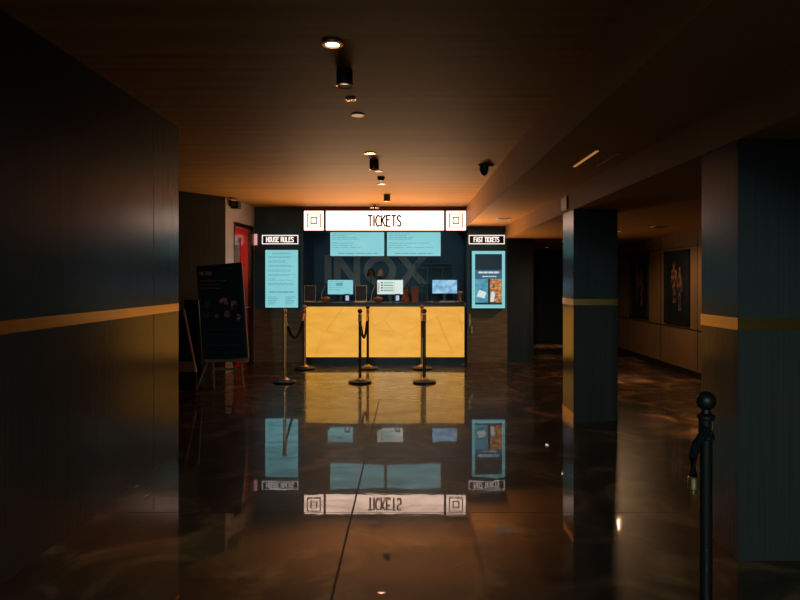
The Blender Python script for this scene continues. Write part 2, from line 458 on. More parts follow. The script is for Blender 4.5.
# ------------------------------------------------------------------ TICKETS sign
t = thing('lightbox_sign', 'long white lit ticket sign above the counter opening', 'sign', (0, 0, 0))
X0, X1 = -1.916, 1.077; Z0, Z1 = 2.392, 2.768; YS = 10.90
bx('housing', M['black'], X0, X1, YS+.012, YS+.16, Z0-.012, Z1+.012, t)
bm = B()
for x in (X0+.008, X0+.405, X1-.405, X1-.008): box(bm, x-.021, x+.021, YS-.006, YS+.012, Z0-.012, Z1+.012)
box(bm, X0, X1, YS-.006, YS+.012, Z0-.014, Z0+.012); box(bm, X0, X1, YS-.006, YS+.012, Z1-.014, Z1+.014)
obj('frame', bm, M['ink'], t)
mid = bx('center_panel', M['lit_white'], X0+.417, X1-.417, YS, YS+.012, Z0+.006, Z1-.006, t)
def sx(px, y=YS): return (px-408)*y/600
def sz(py, y=YS): return H+(280-py)*y/600
lettering('lettering', 'TICKETS', sx(368.3), sx(401), sz(226.2), sz(215.6), YS-.002, M['ink'], mid, .032, gap=.42)
for xa, xb in ((X0+.02, X0+.393), (X1-.393, X1-.02)):
    p = bx('end_panel', M['lit_white'], xa, xb, YS, YS+.012, Z0+.006, Z1-.006, t)
    cx = (xa+xb)/2; cz = (Z0+Z1)/2
    bm = B()
    for h_, w in ((.118, .020), (.052, .024)):
        P = [(cx-h_, cz-h_), (cx+h_, cz-h_), (cx+h_, cz+h_), (cx-h_, cz+h_), (cx-h_, cz-h_)]
        for a, b in zip(P, P[1:]): bar_xz(bm, a, b, w, YS-.006, YS-.001)
    obj('square_outlines', bm, M['inkline'], p)

# small outlined signs
def small_sign(label, text, px0, px1, py0, py1, tx0, tx1):
    y = FY-.03
    t = thing('wall_sign', label, 'sign', group=None)
    bx('plate', M['black'], sx(px0, y), sx(px1, y), y, FY, sz(py1, y), sz(py0, y), t)
    bm = B(); a, b, c, d = sx(px0, y), sx(px1, y), sz(py1, y), sz(py0, y); w = .016
    for s in ((a, b, c, c+w), (a, b, d-w, d), (a, a+w, c, d), (b-w, b, c, d)): box(bm, s[0], s[1], y-.006, y, s[2], s[3])
    obj('border', bm, M['lit_text'], t)
    lettering('lettering', text, sx(tx0, y), sx(tx1, y), sz(py1-2.3, y), sz(py0+2.2, y), y-.001, M['lit_text'], t, .017, gap=.34)
small_sign('small black sign with white outline above the tall left screen', 'HOUSE RULES', 262, 298.3, 235, 244.2, 266.5, 293.5)
small_sign('small black sign with white outline above the right kiosk screen', 'FAST TICKETS', 468.7, 504.6, 235, 244.2, 474, 499)

# ------------------------------------------------------------------ screens
def panel_screen(name, label, cat, px0, px1, py0, py1, y, depth, m, group=None):
    t = thing(name, label, cat, group=group)
    x0, x1, z0, z1 = sx(px0, y), sx(px1, y), sz(py1, y), sz(py0, y)
    bx('casing', M['plastic'], x0-.015, x1+.015, y+.004, y+depth, z0-.015, z1+.015, t)
    d = bx('display', m, x0, x1, y, y+.004, z0, z1, t)
    return t, d, (x0, x1, z0, z1)
y = 10.80
t, d, (x0, x1, z0, z1) = panel_screen('information_screen', 'tall pale cyan portrait screen of text on the left panel', 'screen', 265.3, 298, 250, 307.6, y, .149, M['cyan'])
w = x1-x0; h = z1-z0
textlines('heading', x0+w*.2, x1-w*.2, z1-h*.075, z1-h*.045, 1, y, M['cyan_ink'], d, .016, 0, 3)
for i in range(7):
    za = z1-h*(.10+.078*i)
    textlines('text_block', x0+w*.09, x1-w*.06, za-h*.045, za, 2, y, M['cyan_ink'], d, .009, .75 if i % 2 else .3, 10+i)
textlines('subheading', x0+w*.12, x1-w*.1, z0+h*.25, z0+h*.29, 1, y, M['cyan_ink'], d, .022, .1, 40)
for k, xa in enumerate((x0+w*.08, x0+w*.62)):
    textlines('text_block', xa, xa+w*.32, z0+h*.05, z0+h*.2, 5, y, M['cyan_ink'], d, .012, .4, 50+k)

# two menu boards hanging under the sign
for k, (pa, pb, where) in enumerate(((330.3, 384.2, 'left'), (387, 440.6, 'right'))):
    y = 11.25
    t, d, (x0, x1, z0, z1) = panel_screen('menu_screen', 'wide cyan menu screen under the lit sign, %s one of the pair' % where, 'screen', pa, pb, 231.8, 256, y, .06, M['cyan'], 'menu screens under the sign')
    w = x1-x0; h = z1-z0
    textlines('text_block', x0+w*.03, x0+w*.55, z1-h*.34, z1-h*.05, 4, y, M['cyan_ink'], d, .010, .5, 60+k)
    textlines('text_block', x0+w*.03, x0+w*.97, z0+h*.30, z0+h*.58, 3, y, M['cyan_ink'], d, .009, .6, 70+k)
    textlines('text_block', x0+w*.15, x0+w*.9, z0+h*.04, z0+h*.18, 1, y, M['cyan_ink'], d, .016, .1, 80+k)
    for xx in (x0+w*.2, x0+w*.8):
        bm = B(); tube(bm, [(xx, y+.035, z1+.01), (xx, y+.035, 2.83)], .012); obj('hanger', bm, M['blackmetal'], t)

# self service ticket kiosk screen on the right panel
y = 10.72
t = thing('ticket_kiosk', 'wall mounted portrait kiosk screen with a glowing cyan border', 'kiosk')
X0, X1, Z0, Z1 = sx(472, y), sx(505, y), sz(308.2, y), sz(251, y)
bx('casing', M['plastic'], X0-.012, X1+.012, y+.006, FY, Z0-.012, Z1+.012, t)
bm = B(); e = .054
for s in ((X0, X1, Z0, Z0+e+.01), (X0, X1, Z1-e, Z1), (X0, X0+e, Z0, Z1), (X1-e, X1, Z0, Z1)): box(bm, s[0], s[1], y-.004, y+.006, s[2], s[3])
obj('glowing_border', bm, M['cyan'], t)
xi0, xi1, zi0, zi1 = X0+e, X1-e, Z0+e, Z1-e
d = bx('display', M['kdark'], xi0, xi1, y, y+.006, zi0, zi1, t)
bz1 = sz(270, y); bz0 = sz(279, y)
bn = bx('banner', M['kblue'], xi0, xi1, y-.001, y, bz0, bz1, d)
textlines('banner_text', xi0+.06, xi1-.05, bz0+.095, bz1-.022, 1, y-.001, M['kwhite'], d, .032, 0, 5)
textlines('banner_text', xi0+.13, xi1-.10, bz0+.03, bz1-.10, 1, y-.001, M['kwhite'], d, .018, 0, 6)
bx('picture_tile', M['kteal'], xi0, sx(488, y), y-.001, y, sz(302.5, y), bz0, d)
bx('picture_tile', M['korange'], sx(490, y), xi1, y-.001, y, sz(302.5, y), bz0, d)
bm = B(); cx = sx(481.5, y); cz = sz(294, y)
slab_xz(bm, [(cx-.09, cz-.045), (cx+.055, cz-.075), (cx+.09, cz+.03), (cx-.04, cz+.075)], y-.004, y-.001)
obj('ticket_icon', bm, M['kwhite'], d)
bm = B(); cx = sx(492.5, y); cz = sz(295, y)
slab_xz(bm, [(cx-.035, cz-.12), (cx+.02, cz-.12), (cx+.045, cz+.02), (cx, cz+.07), (cx-.03, cz+.03)], y-.004, y-.001)
obj('pale_shape', bm, M['kwhite'], d)

# small pink lit indicator on the left front panel, thin copper bars beside the counter
y = FY-.02
o = bx('indicator_light', M['pink_lit'], sx(253.2, y), sx(257, y), y, FY, sz(245, y), sz(234, y))
tag(o, 'small vertical pink glowing indicator beside the red door', 'light')
t = thing('copper_bars', 'short copper bars on the dark panel right of the counter', 'handle')
for px, pa, pb in ((469.7, 314, 327), (471.8, 326.5, 333)):
    bx('bar', M['copper'], sx(px-.7, y), sx(px+.7, y), y-.02, FY, sz(pb, y), sz(pa, y), t, bev=.003)

# ------------------------------------------------------------------ ticket counter
YC = 10.60
cx0, cx1 = sx(303.5, YC), sx(465, YC)
t = thing('ticket_counter', 'backlit amber stone front ticket counter with dark plinth and top', 'counter', (0, 0, 0))
bx('body', M['black'], cx0, cx1, YC+.012, 11.35, .13, 1.03, t)
bx('plinth', M['black'], cx0, cx1+.01, YC+.03, 11.33, 0, .13, t)
pn = bx('front_panel', M['onyx'], cx0+.012, cx1-.012, YC, YC+.012, .138, 1.028, t)
bm = B()
bx('trim_rail', M['darkbrass'], cx0, cx1, YC-.006, YC+.015, .122, .137, t)
bx('countertop', M['countertop'], cx0-.01, cx1+.02, YC-.01, 11.45, 1.03, 1.10, t, bev=.006)
bx('back_ledge', M['countertop'], cx0, cx1, 11.35, 11.45, .0, 1.03, t)
CT = 1.10

def monitor(px0, px1, py0, py1, y, label, m):
    t = thing('monitor', label, 'monitor', group='monitors on the ticket counter')
    x0, x1, z0, z1 = sx(px0, y), sx(px1, y), sz(py1, y), sz(py0, y)
    c = (x0+x1)/2
    bx('casing', M['plastic'], x0-.01, x1+.01, y+.003, y+.035, z0-.012, z1+.01, t, bev=.003)
    d = bx('display', m, x0, x1, y, y+.003, z0, z1, t)
    bm = B(); box(bm, c-.03, c+.03, y+.035, y+.055, CT+.01, z0+.12); box(bm, c-.09, c+.09, y-.05, y+.11, CT, CT+.012, .003)
    obj('stand', bm, M['plastic'], t)
    return d, (x0, x1, z0, z1), y
d, (x0, x1, z0, z1), y = monitor(327.8, 353, 280, 294.3, 11.12, 'monitor with a pale cyan table page, left end of counter', M['cyan'])
w = x1-x0; h = z1-z0
textlines('table_rows', x0+w*.04, x0+w*.62, z0+h*.25, z1-h*.05, 5, y, M['cyan_ink'], d, .008, .2, 91)
bx('table_block', M['cyan_ink'], x0+w*.33, x0+w*.6, y-.002, y, z0+h*.60, z0+h*.80, d)
d, (x0, x1, z0, z1), y = monitor(377.3, 403, 280, 294.2, 11.12, 'monitor with a whitish page and green bars at mid counter', M['screen_white'])
w = x1-x0; h = z1-z0
for k in range(4):
    za = z0+h*(.76-.18*k)
    bx('dark_icon', M['ink'], x0+w*.15, x0+w*.21, y-.002, y, za, za+h*.1, d)
    bx('status_bar', M['green'] if k in (0, 2) else M['greybar'], x0+w*.24, x0+w*.62, y-.002, y, za, za+h*.09, d)
bx('side_column', M['greybar'], x0+w*.04, x0+w*.08, y-.002, y, z0+h*.15, z0+h*.8, d)
bx('divider', M['greybar'], x0+w*.65, x0+w*.66, y-.002, y, z0+h*.1, z0+h*.92, d)
d, (x0, x1, z0, z1), y = monitor(432.4, 457, 280, 293.4, 11.12, 'monitor showing a blue abstract picture, right end of counter', M['screen_blue'])
bm = B(); w = x1-x0; h = z1-z0
slab_xz(bm, [(x0+w*.45, z0+h*.7), (x0+w*.58, z0+h*.65), (x0+w*.6, z0+h*.82), (x0+w*.48, z0+h*.86)], y-.002, y); obj('pale_shape', bm, M['phone'], d)

# acrylic menu holders
def holder(px, y, label, first=None):
    loc = (sx(px, y), y, CT)
    if first: return dup(first, label, loc)
    t = thing('menu_holder', label, 'menu holder', loc, group='acrylic menu holders on the counter')
    bm = B(); w, hh = .105, .30
    for s in ((-w, -w+.008, .012, hh), (w-.008, w, .012, hh), (-w, w, hh-.008, hh), (-w, w, .012, .02)): box(bm, s[0], s[1], -.006, .006, s[2], s[3])
    obj('clear_frame', bm, M['copper'], t)
    bx('menu_sheet', M['paper'], -w+.008, w-.008, -.002, .002, .02, hh-.008, t)
    bx('base', M['copper'], -w, w, -.04, .04, 0, .012, t, bev=.003)
    return t
h1 = holder(310, 10.95, 'upright menu holder at the left end of the counter')
holder(361, 10.95, 'upright menu holder between the cyan monitor and the whitish monitor', h1)

# gooseneck microphones
def mic(px, y, label, first=None):
    loc = (sx(px, y), y, CT)
    if first: return dup(first, label, loc)
    t = thing('gooseneck_microphone', label, 'microphone', loc, group='gooseneck microphones on the counter')
    bx('base', M['white'], -.055, .055, -.05, .05, 0, .018, t, bev=.004)
    bm = B(); tube(bm, [(-.0, 0, .015), (.005, 0, .09), (.02, 0, .17), (.05, 0, .24), (.085, 0, .30)], .0065)
    obj('stem', bm, M['white'], t, smooth=True)
    bm = B(); lathe(bm, [(0, -.02), (.014, -.012), (.016, .01), (.010, .025), (0, .03)], .09, 0, .31, 12)
    obj('capsule', bm, M['plastic'], t, smooth=True)
    return t
m1 = mic(371, 10.98, 'white gooseneck microphone left of the whitish monitor')
mic(321, 10.98, 'white gooseneck microphone left of the cyan monitor', m1)

def bowl(px, y, label, first=None):
    loc = (sx(px, y), y, CT)
    if first: return dup(first, label, loc)
    bm = B(); lathe(bm, [(0, 0), (.04, 0), (.075, .03), (.085, .065), (.07, .085), (.03, .10), (0, .103)], n=24)
    t = obj('lidded_bowl', bm, M['brownbowl'], smooth=True, loc=loc)
    return tag(t, label, 'bowl', 'small brown bowls on the counter')
b1 = bowl(325.6, 10.8, 'small round brown bowl in front of the cyan monitor')
bowl(378, 10.8, 'small round brown bowl in front of the whitish monitor', b1)

def reader(px, y, label, first=None):
    loc = (sx(px, y), y, CT)
    if first: return dup(first, label, loc)
    t = thing('card_terminal', label, 'card terminal', loc, group='card terminals on the counter')
    bm = B(); slab_xz(bm, [(-.045, 0), (.045, 0), (.045, .15), (-.045, .15)], -.02, .015); obj('body', bm, M['plastic'], t)
    bx('display', M['phone'], -.03, .03, -.023, -.02, .03, .12, t)
    bx('foot', M['plastic'], -.05, .05, -.04, .04, 0, .012, t)
    return t
r1 = reader(347.4, 10.85, 'small card terminal with lit blue screen beside the cyan monitor')
reader(397.5, 10.85, 'small card terminal with lit blue screen beside the whitish monitor', r1)

# reddish brown containers
t = thing('brown_canister', 'reddish brown canister with a narrower neck right of whitish monitor', 'canister', (sx(405.5, 10.95), 10.95, CT))
bm = B(); lathe(bm, [(0, 0), (.075, 0), (.08, .05), (.06, .09), (.045, .14), (.05, .22), (.045, .24), (0, .24)], n=24); obj('body', bm, M['redbrown'], t, smooth=True)
bm = B(); lathe(bm, [(0, .24), (.05, .24), (.05, .265), (.02, .28), (0, .28)], n=24); obj('lid', bm, M['countertop'], t, smooth=True)
t = thing('popcorn_carton', 'reddish brown upright carton in the middle of the right counter half', 'carton', (sx(415, 10.95), 10.95, CT))
bm = B()
v = box(bm, -.055, .055, -.05, .05, 0, .27)
for q in v:
    if q.co.z > .1: q.co.x *= 1.25; q.co.y *= 1.2
obj('carton_body', bm, M['redbrown'], t)
bx('carton_rim', M['countertop'], -.072, .072, -.063, .063, .27, .285, t)
t = thing('keyboard', 'white flat keyboard under the blue picture monitor', 'keyboard', (sx(447, 10.85), 10.85, CT))
bx('base', M['white'], -.14, .14, -.06, .06, 0, .018, t, bev=.004)
bm = B()
for i in range(12):
    for j in range(4): box(bm, -.132+i*.022, -.114+i*.022, -.05+j*.026, -.03+j*.026, .018, .024)
obj('keys', bm, M['grey'], t)
t = thing('paper_cup', 'whitish brown paper cup on a saucer at the right counter end', 'cup', (sx(460, 10.9), 10.9, CT))
bm = B(); lathe(bm, [(0, 0), (.05, 0), (.075, .012), (.07, .015), (0, .01)], n=24); obj('saucer', bm, M['white'], t, smooth=True)
bm = B(); lathe(bm, [(0, .015), (.033, .015), (.045, .17), (.040, .17), (.03, .03), (0, .03)], n=24); obj('cup_body', bm, M['brownbowl'], t, smooth=True)
bm = B(); lathe(bm, [(.045, .165), (.05, .17), (.05, .185), (.02, .20), (0, .20)], n=24); obj('lid', bm, M['white'], t, smooth=True)
tag(bx('receipt_pad', M['white'], sx(428, 11), sx(433, 11), 10.95, 11.05, CT, CT+.012), 'small pale receipt pad left of the blue picture monitor', 'pad')

# two lamps standing behind the counter
def back_lamp(px, y, ztop, m, label, grp):
    t = thing('task_lamp', label, 'lamp', (sx(px, y), y, CT), group=grp)
    hh = ztop-CT
    bm = B(); lathe(bm, [(0, 0), (.06, 0), (.06, .012), (.012, .02), (0, .02)], n=20); obj('base', bm, M['plastic'], t, smooth=True)
    bm = B(); tube(bm, [(0, 0, .015), (0, 0, hh-.10)], .008); obj('pole', bm, M['plastic'], t, smooth=True)
    bm = B(); lathe(bm, [(.085, hh-.15), (.075, hh-.10), (.055, hh-.03), (.02, hh), (0, hh)], n=24); obj('shade', bm, m, t, smooth=True)
    return t
M['shade_green'] = mat('dark_green_shade', (.012, .028, .018), .25, var=.2)
M['shade_grey'] = mat('pale_grey_shade', (.16, .21, .25), .35, var=.1)
back_lamp(371, 11.38, 1.72, M['shade_green'], 'dark green shaded task lamp behind the counter, left of pair', 'task lamps behind the counter')
back_lamp(381, 11.38, 1.72, M['shade_grey'], 'pale grey shaded task lamp rising behind the whitish monitor', 'task lamps behind the counter')

# wire rack standing behind
t = thing('wire_rack', 'dark teal wire rack against the booth back wall', 'rack', (0, 0, 0))
yr = 12.7; xa, xb = sx(416, yr), sx(452, yr)
for x in (xa, xa+.12, xa+.24, xb-.2, xb): bx('upright', M['teal_metal'], x-.01, x+.01, yr-.01, yr+.01, 0, sz(263, yr), t)
for z in (sz(264, yr), sz(268, yr), sz(284, yr), .9, .4): bx('shelf', M['teal_metal'], xa, xb, yr-.1, yr+.09, z-.008, z+.008, t)

# ------------------------------------------------------------------ rope barrier posts
def stanchion(loc, label, m=None, first=None):
    if first: return dup(first, label, loc)
    t = thing('rope_post', label, 'barrier post', loc, group='rope barrier posts in front of the counter')
    bm = B(); lathe(bm, [(0, 0), (.165, 0), (.17, .006), (.17, .022), (.155, .03), (.06, .042), (0, .044)], n=40)
    b = obj('base', bm, M['blackmetal'], t, smooth=True)
    bm = B(); lathe(bm, [(0, .0425), (.075, .0425), (.07, .05), (.035, .068), (.028, .08), (0, .08)], n=32); obj('base_cover', bm, M['chrome'], b, smooth=True)
    bm = B(); lathe(bm, [(.0225, .07), (.0225, .97), (0, .97)], n=24); obj('pole', bm, m, t, smooth=True)
    bm = B(); lathe(bm, [(.024, .90), (.031, .905), (.031, .915), (.026, .92), (.026, .975), (.032, .98), (.032, .99), (.018, 1.0), (.016, 1.015), (0, 1.015)], n=24)
    c = obj('collar', bm, M['brass'], t, smooth=True)
    for s in (-1, 1):
        bm = B(); tube(bm, [(0, s*.028, .955), (0, s*.045, .975), (0, s*.052, .95), (0, s*.035, .935), (0, s*.026, .94)], .005, 6); obj('rope_ring', bm, M['brass'], c, smooth=True)
    bm = B(); bmesh.ops.create_uvsphere(bm, u_segments=24, v_segments=16, radius=.036)
    for v in bm.verts: v.co.z += 1.045
    obj('ball_finial', bm, m, t, smooth=True)
    return t
def gp(px, Y): return ((px-408)*Y/600, Y, 0)
YF, YK = 8.78, 10.12
f1 = stanchion(gp(284.7, YF), 'brass front post in front of the tall left text screen', M['brass'])
f2 = stanchion(gp(360, YF), 'dark front post, middle one of the front row', M['darkbrass'])
f3 = dup(f2, 'dark front post, rightmost of the front row', gp(424.4, YF))
k1 = dup(f1, 'brass rear post by the left end of the amber counter', gp(304.8, YK))
k2 = dup(f2, 'rear post just right of the middle front post', gp(367.8, YK))
k3 = dup(f1, 'rear post nearly hidden behind the rightmost front post', gp(422, YK))
nr = dup(f2, 'near dark metal post at the left edge of the large pillar', (1.122, 2.26, 0))
M['nearmetal'] = mat('dull_black_bronze', (.012, .009, .007), .45, metal=.5)
for ch in nr.children:
    if ch.name.startswith(('pole', 'ball', 'collar')): ch.data = ch.data.copy(); ch.data.materials[0] = M['nearmetal']

def rope(a, b, label, sag=.34, brass_free=None):
    t = thing('barrier_rope', label, 'rope', group='velvet ropes between the posts')
    A = Vector((a[0], a[1], .945)); Bv = Vector((b[0], b[1], .945))
    d = (Bv-A).normalized(); A = A+d*.05; Bv = Bv-d*.05
    A.z = Bv.z = .935
    pts = []
    n = 20
    for i in range(n+1):
        s = i/n; p = A.lerp(Bv, s); p.z -= sag*(1-(2*s-1)**2)**1.0
        pts.append(p)
    bm = B(); tube(bm, pts[2:-2], .018, 10); obj('rope', bm, M['velvet'], t, smooth=True)
    for P in (pts[:3], pts[-3:]):
        bm = B(); tube(bm, P, .014, 8); obj('rope_hook', bm, M['brass'], t, smooth=True)
    return t
for a, b, lab in ((f1, k1, 'velvet rope at left, before the tall text screen'), (f2, k2, 'drooping velvet rope between the two middle posts'), (f3, k3, 'velvet rope between the two right posts')):
    rope(a.location, b.location, lab)
# rope clipped to the near post, hanging straight down
t = thing('barrier_rope', 'unhooked rope hanging beside the near post with brass end', 'rope', group='velvet ropes between the posts')
bm = B(); X, Y_ = 1.103, 2.26
P = [(X, Y_-.045, .95), (X-.02, Y_-.06, .93), (X-.045, Y_-.06, .90), (X-.055, Y_-.055, .85), (X-.055, Y_-.055, .78)]
tube(bm, P, .016, 10); obj('rope', bm, M['velvet'], t, smooth=True)
bm = B(); lathe(bm, [(0, -.045), (.010, -.04), (.012, -.025), (.019, -.02), (.019, .02), (.014, .025), (0, .026)], X-.055, Y_-.055, .755, 16)
obj('rope_hook', bm, M['brass'], t, smooth=True)

# ------------------------------------------------------------------ poster stands at left
y = 8.33
t = thing('easel_sign', 'black poster board on a wooden easel before the red door', 'easel sign', (0, 0, 0))
X = lambda px: sx(px, y); Z = lambda py: sz(py, y)
bm = B(); slab_xz(bm, [(X(204.5), Z(359.5)), (X(248), Z(357.5)), (X(241), Z(263)), (X(197), Z(267))], y, y+.03)
bd = obj('poster_board', bm, M['poster'], t)
bm = B()
q = [(X(204.5), Z(359.5)), (X(248), Z(357.5)), (X(241), Z(263)), (X(197), Z(267))]
for a, b in zip(q, q[1:]+q[:1]): bar_xz(bm, a, b, .02, y-.008, y+.034)
obj('board_frame', bm, M['black'], bd)
M['print_title'] = mat('print_title_pink', (.42, .16, .15), .5)
M['print_dim'] = mat('print_dim_brown', (.16, .07, .05), .5)
M['print_teal'] = mat('print_dim_teal', (.015, .03, .032), .5)
lettering('title', 'METRO', X(200), X(211.5), Z(275.2), Z(271.8), y-.001, M['print_title'], bd, .011, depth=.002)
textlines('print_line', X(200), X(228), Z(290), Z(279), 3, y, M['print_dim'], bd, .014, .4, 21)
textlines('print_line', X(225.5), X(234), Z(270), Z(266.5), 1, y, M['print_dim'], bd, .014, 0, 22)
def blob(cx, cz, r, m, name, parent, sy=1, seed=0, yy=None):
    rr = random.Random(seed); bm = B(); yy = y if yy is None else yy
    slab_xz(bm, [(cx+r*rr.uniform(.7, 1.15)*math.cos(2*PI*i/11), cz+sy*r*rr.uniform(.7, 1.15)*math.sin(2*PI*i/11)) for i in range(11)], yy-.003, yy)
    return obj(name, bm, m, parent)
for px, py, r, m, s in ((224, 301, .06, 'printred', 1), (227, 314, .045, 'print_dim', 1.2), (234, 305, .05, 'printpink', 1.5), (217, 316, .03, 'printpink', 1), (238, 317, .035, 'printred', 1.3), (207, 305, .05, 'print_teal', 1.2), (206, 315, .05, 'print_teal', 1)):
    blob(X(px), Z(py), r, M[m], 'printed_shape', bd, s, int(px))
for k, py in enumerate((329, 334, 345, 352)):
    bx('printed_line', M['print_teal'], X(208+k), X(241+k*.6), y-.001, y, Z(py+.8), Z(py), bd)
for (pa, pb, ya, yb) in (((209, 357), (199.5, 388), y+.04, y-.12), ((211.5, 357), (213, 389), y+.05, y+.05), ((239, 357), (246, 389.5), y+.05, y-.1)):
    bm = B(); tube(bm, [(X(pa[0]), ya, .44), (X(pb[0])-.0, yb, 0)], .016, 6); obj('leg', bm, M['woodleg'], t)
bm = B(); tube(bm, [(X(222), y+.06, 1.3), (X(227), y+.45, 0)], .016, 6); obj('leg', bm, M['woodleg'], t)
bx('cross_bar', M['woodleg'], X(212), X(243.5), y+.01, y+.04, Z(370.5), Z(368.2), t)
bx('ledge', M['woodleg'], X(205), X(248), y-.03, y+.06, Z(361.5), Z(359.2), t)

y = 8.05
t = thing('leaning_poster_board', 'cream edged poster board half hidden behind the left wall end', 'poster board', (0, 0, 0))
bm = B(); slab_xz(bm, [(X(168), .02), (X(195.3), .02), (X(195.3), Z(372)), (X(183), Z(310)), (X(168), Z(310))], y+.02, y+.05)
bd = obj('poster_board', bm, M['poster'], t)
bm = B(); slab_xz(bm, [(X(168), Z(372)), (X(194.5), Z(372)), (X(193), Z(361.5)), (X(168), Z(361.5))], y+.012, y+.02); obj('cream_strip', bm, M['cream'], bd)
bm = B(); bar_xz(bm, (X(195.3), Z(372)), (X(183), Z(310)), .018, y+.012, y+.05); obj('cream_edge', bm, M['cream'], bd)
for px, py, r, m in ((184, 350, .05, 'printpink'), (188, 355, .035, 'printpink'), (184, 357, .03, 'printred')):
    blob(X(px), Z(py), r, M[m], 'printed_shape', bd, 1, int(py), y+.02)
# black free-standing board behind it
y = 8.78
t = thing('display_board', 'plain black display board standing left of the easel', 'display board', (0, 0, 0))
bm = B(); slab_xz(bm, [(X(186), .04), (X(203), .04), (X(198.5), Z(300)), (X(184), Z(300))], y, y+.03); obj('panel', bm, M['black'], t)
bm = B()
for px in (188, 200): box(bm, X(px)-.02, X(px)+.02, y-.1, y+.13, 0, .04)
obj('foot', bm, M['blackmetal'], t)

# black loudspeaker high on the pale wall
t = thing('wall_camera', 'black box camera high on the pale wall by the door', 'camera', (A0.x, A0.y, 0), RZ)
bx('housing', M['plastic'], .03, .16, .12, .27, 2.66, 2.78, t, bev=.01)
bx('mount', M['plastic'], 0, .03, .16, .22, 2.70, 2.80, t)
bm = B(); lathe(bm, [(0, 0), (.03, 0), (.03, .02), (0, .022)], 0, 0, 0, 16)
for v in bm.verts: v.co = Vector((.095+v.co.x, .12-v.co.z, 2.72+v.co.y))
obj('lens', bm, M['glass_dark'], t)

# framed posters in the right wall
def wall_poster(y0, y1, label, seed):
    t = thing('framed_poster', label, 'poster', (0, 0, 0), group='framed posters on the right wall')
    xw = 4.4
    bm = B(); z0, z1 = .78, 1.98; w = .04
    for s in ((y0, y1, z0, z0+w), (y0, y1, z1-w, z1), (y0, y0+w, z0, z1), (y1-w, y1, z0, z1)): box(bm, xw-.03, xw, s[0], s[1], s[2], s[3])
    obj('frame', bm, M['black'], t)
    p = bx('print', M['poster'], xw-.012, xw, y0+w, y1-w, z0+w, z1-w, t)
    rr = random.Random(seed)
    for k in range(2):
        cy = (y0+y1)/2+(-.11, .1)[k]; bm = B(); zz = 1.0+.12*k
        half = [(.05, 0), (.045, .3), (.09, .32), (.10, .52), (.035, .57), (.045, .63), (.03, .70), (0, .72)]
        pts = [(cy+a*rr.uniform(.85, 1.2), zz+b) for a, b in half]+[(cy-a*rr.uniform(.85, 1.2), zz+b) for a, b in half[-2::-1]]
        a = [bm.verts.new((xw-.014, u, v)) for u, v in pts]; b = [bm.verts.new((xw-.012, u, v)) for u, v in pts]
        for i in range(len(pts)): bm.faces.new((a[i], a[(i+1) % len(pts)], b[(i+1) % len(pts)], b[i]))
        bm.faces.new(a)
        obj('printed_figure', bm, M['skin'], p)
    return t
wall_poster(9.35, 10.25, 'dark framed poster with reddish figures, nearer one on right wall', 3)
wall_poster(10.95, 11.85, 'dark framed poster, farther one on the right wall', 5)

# ------------------------------------------------------------------ ceiling fittings
CZ = 2.83
def downlight(loc, r, label, first=None, mat_=None, group='recessed downlights'):
    if first: return dup(first, label, loc)
    t = thing('recessed_downlight', label, 'ceiling light', loc, group=group)
    bm = B(); lathe(bm, [(r*.62, -.001), (r*.66, -.012), (r*.95, -.010), (r, -.002), (r, 0), (r*.62, 0)], n=32); obj('trim_ring', bm, M['copper'], t, smooth=True)
    bm = B(); lathe(bm, [(0, -.004), (r*.60, -.004), (r*.62, -.001), (r*.62, 0)], n=32); obj('diffuser', bm, mat_ or M['lamp_on'], t, smooth=True)
    return t
d1 = downlight((sx(332.5, 3.37), 3.37, CZ), .062, 'lit round downlight nearest the viewer in main ceiling')
d2 = downlight((sx(370.5, 6.28), 6.28, CZ), .062, 'lit round downlight before the second black spotlight', d1)
d3 = downlight((sx(381.5, 8.3), 8.3, CZ), .06, 'lit round downlight before the last black spotlight', d1)
bm = B(); lathe(bm, [(0, -.012), (.05, -.010), (.054, 0)], n=32)
c1 = tag(obj('blank_ceiling_plate', bm, M['cap'], smooth=True, loc=(sx(358, 4.82), 4.82, CZ)), 'plain round pale cap flush on ceiling beyond the sensor plate', 'ceiling cap', 'round ceiling caps')
dup(c1, 'faint round cap right beyond the second black spotlight', (sx(379, 7.3), 7.3, CZ))

def spot_can(loc, label, first=None, hh=.10):
    if first: return dup(first, label, loc)
    t = thing('cylinder_spotlight', label, 'spotlight', loc, group='black cylinder spotlights')
    bm = B(); lathe(bm, [(0, 0), (.048, 0), (.052, -.01), (.052, -hh), (.046, -hh), (.044, -hh+.03), (0, -hh+.03)], n=32); obj('cylinder', bm, M['black'], t, smooth=True)
    bm = B(); lathe(bm, [(.046, -hh-.001), (.0525, -hh-.004), (.0525, -hh+.003)], n=32); obj('rim', bm, M['copper'], t, smooth=True)
    bm = B(); lathe(bm, [(0, -hh+.022), (.044, -hh+.022)], n=32); obj('reflector', bm, M['lamp_dim'], t, smooth=True)
    return t
s1 = spot_can((sx(344.5, 3.8), 3.8, CZ), 'black cylinder spotlight nearest the viewer')
spot_can((sx(374.2, 6.68), 6.68, CZ), 'black cylinder spotlight, second from the viewer', s1)
spot_can((sx(387, 9.35), 9.35, CZ), 'black cylinder spotlight nearest the lit sign', s1)

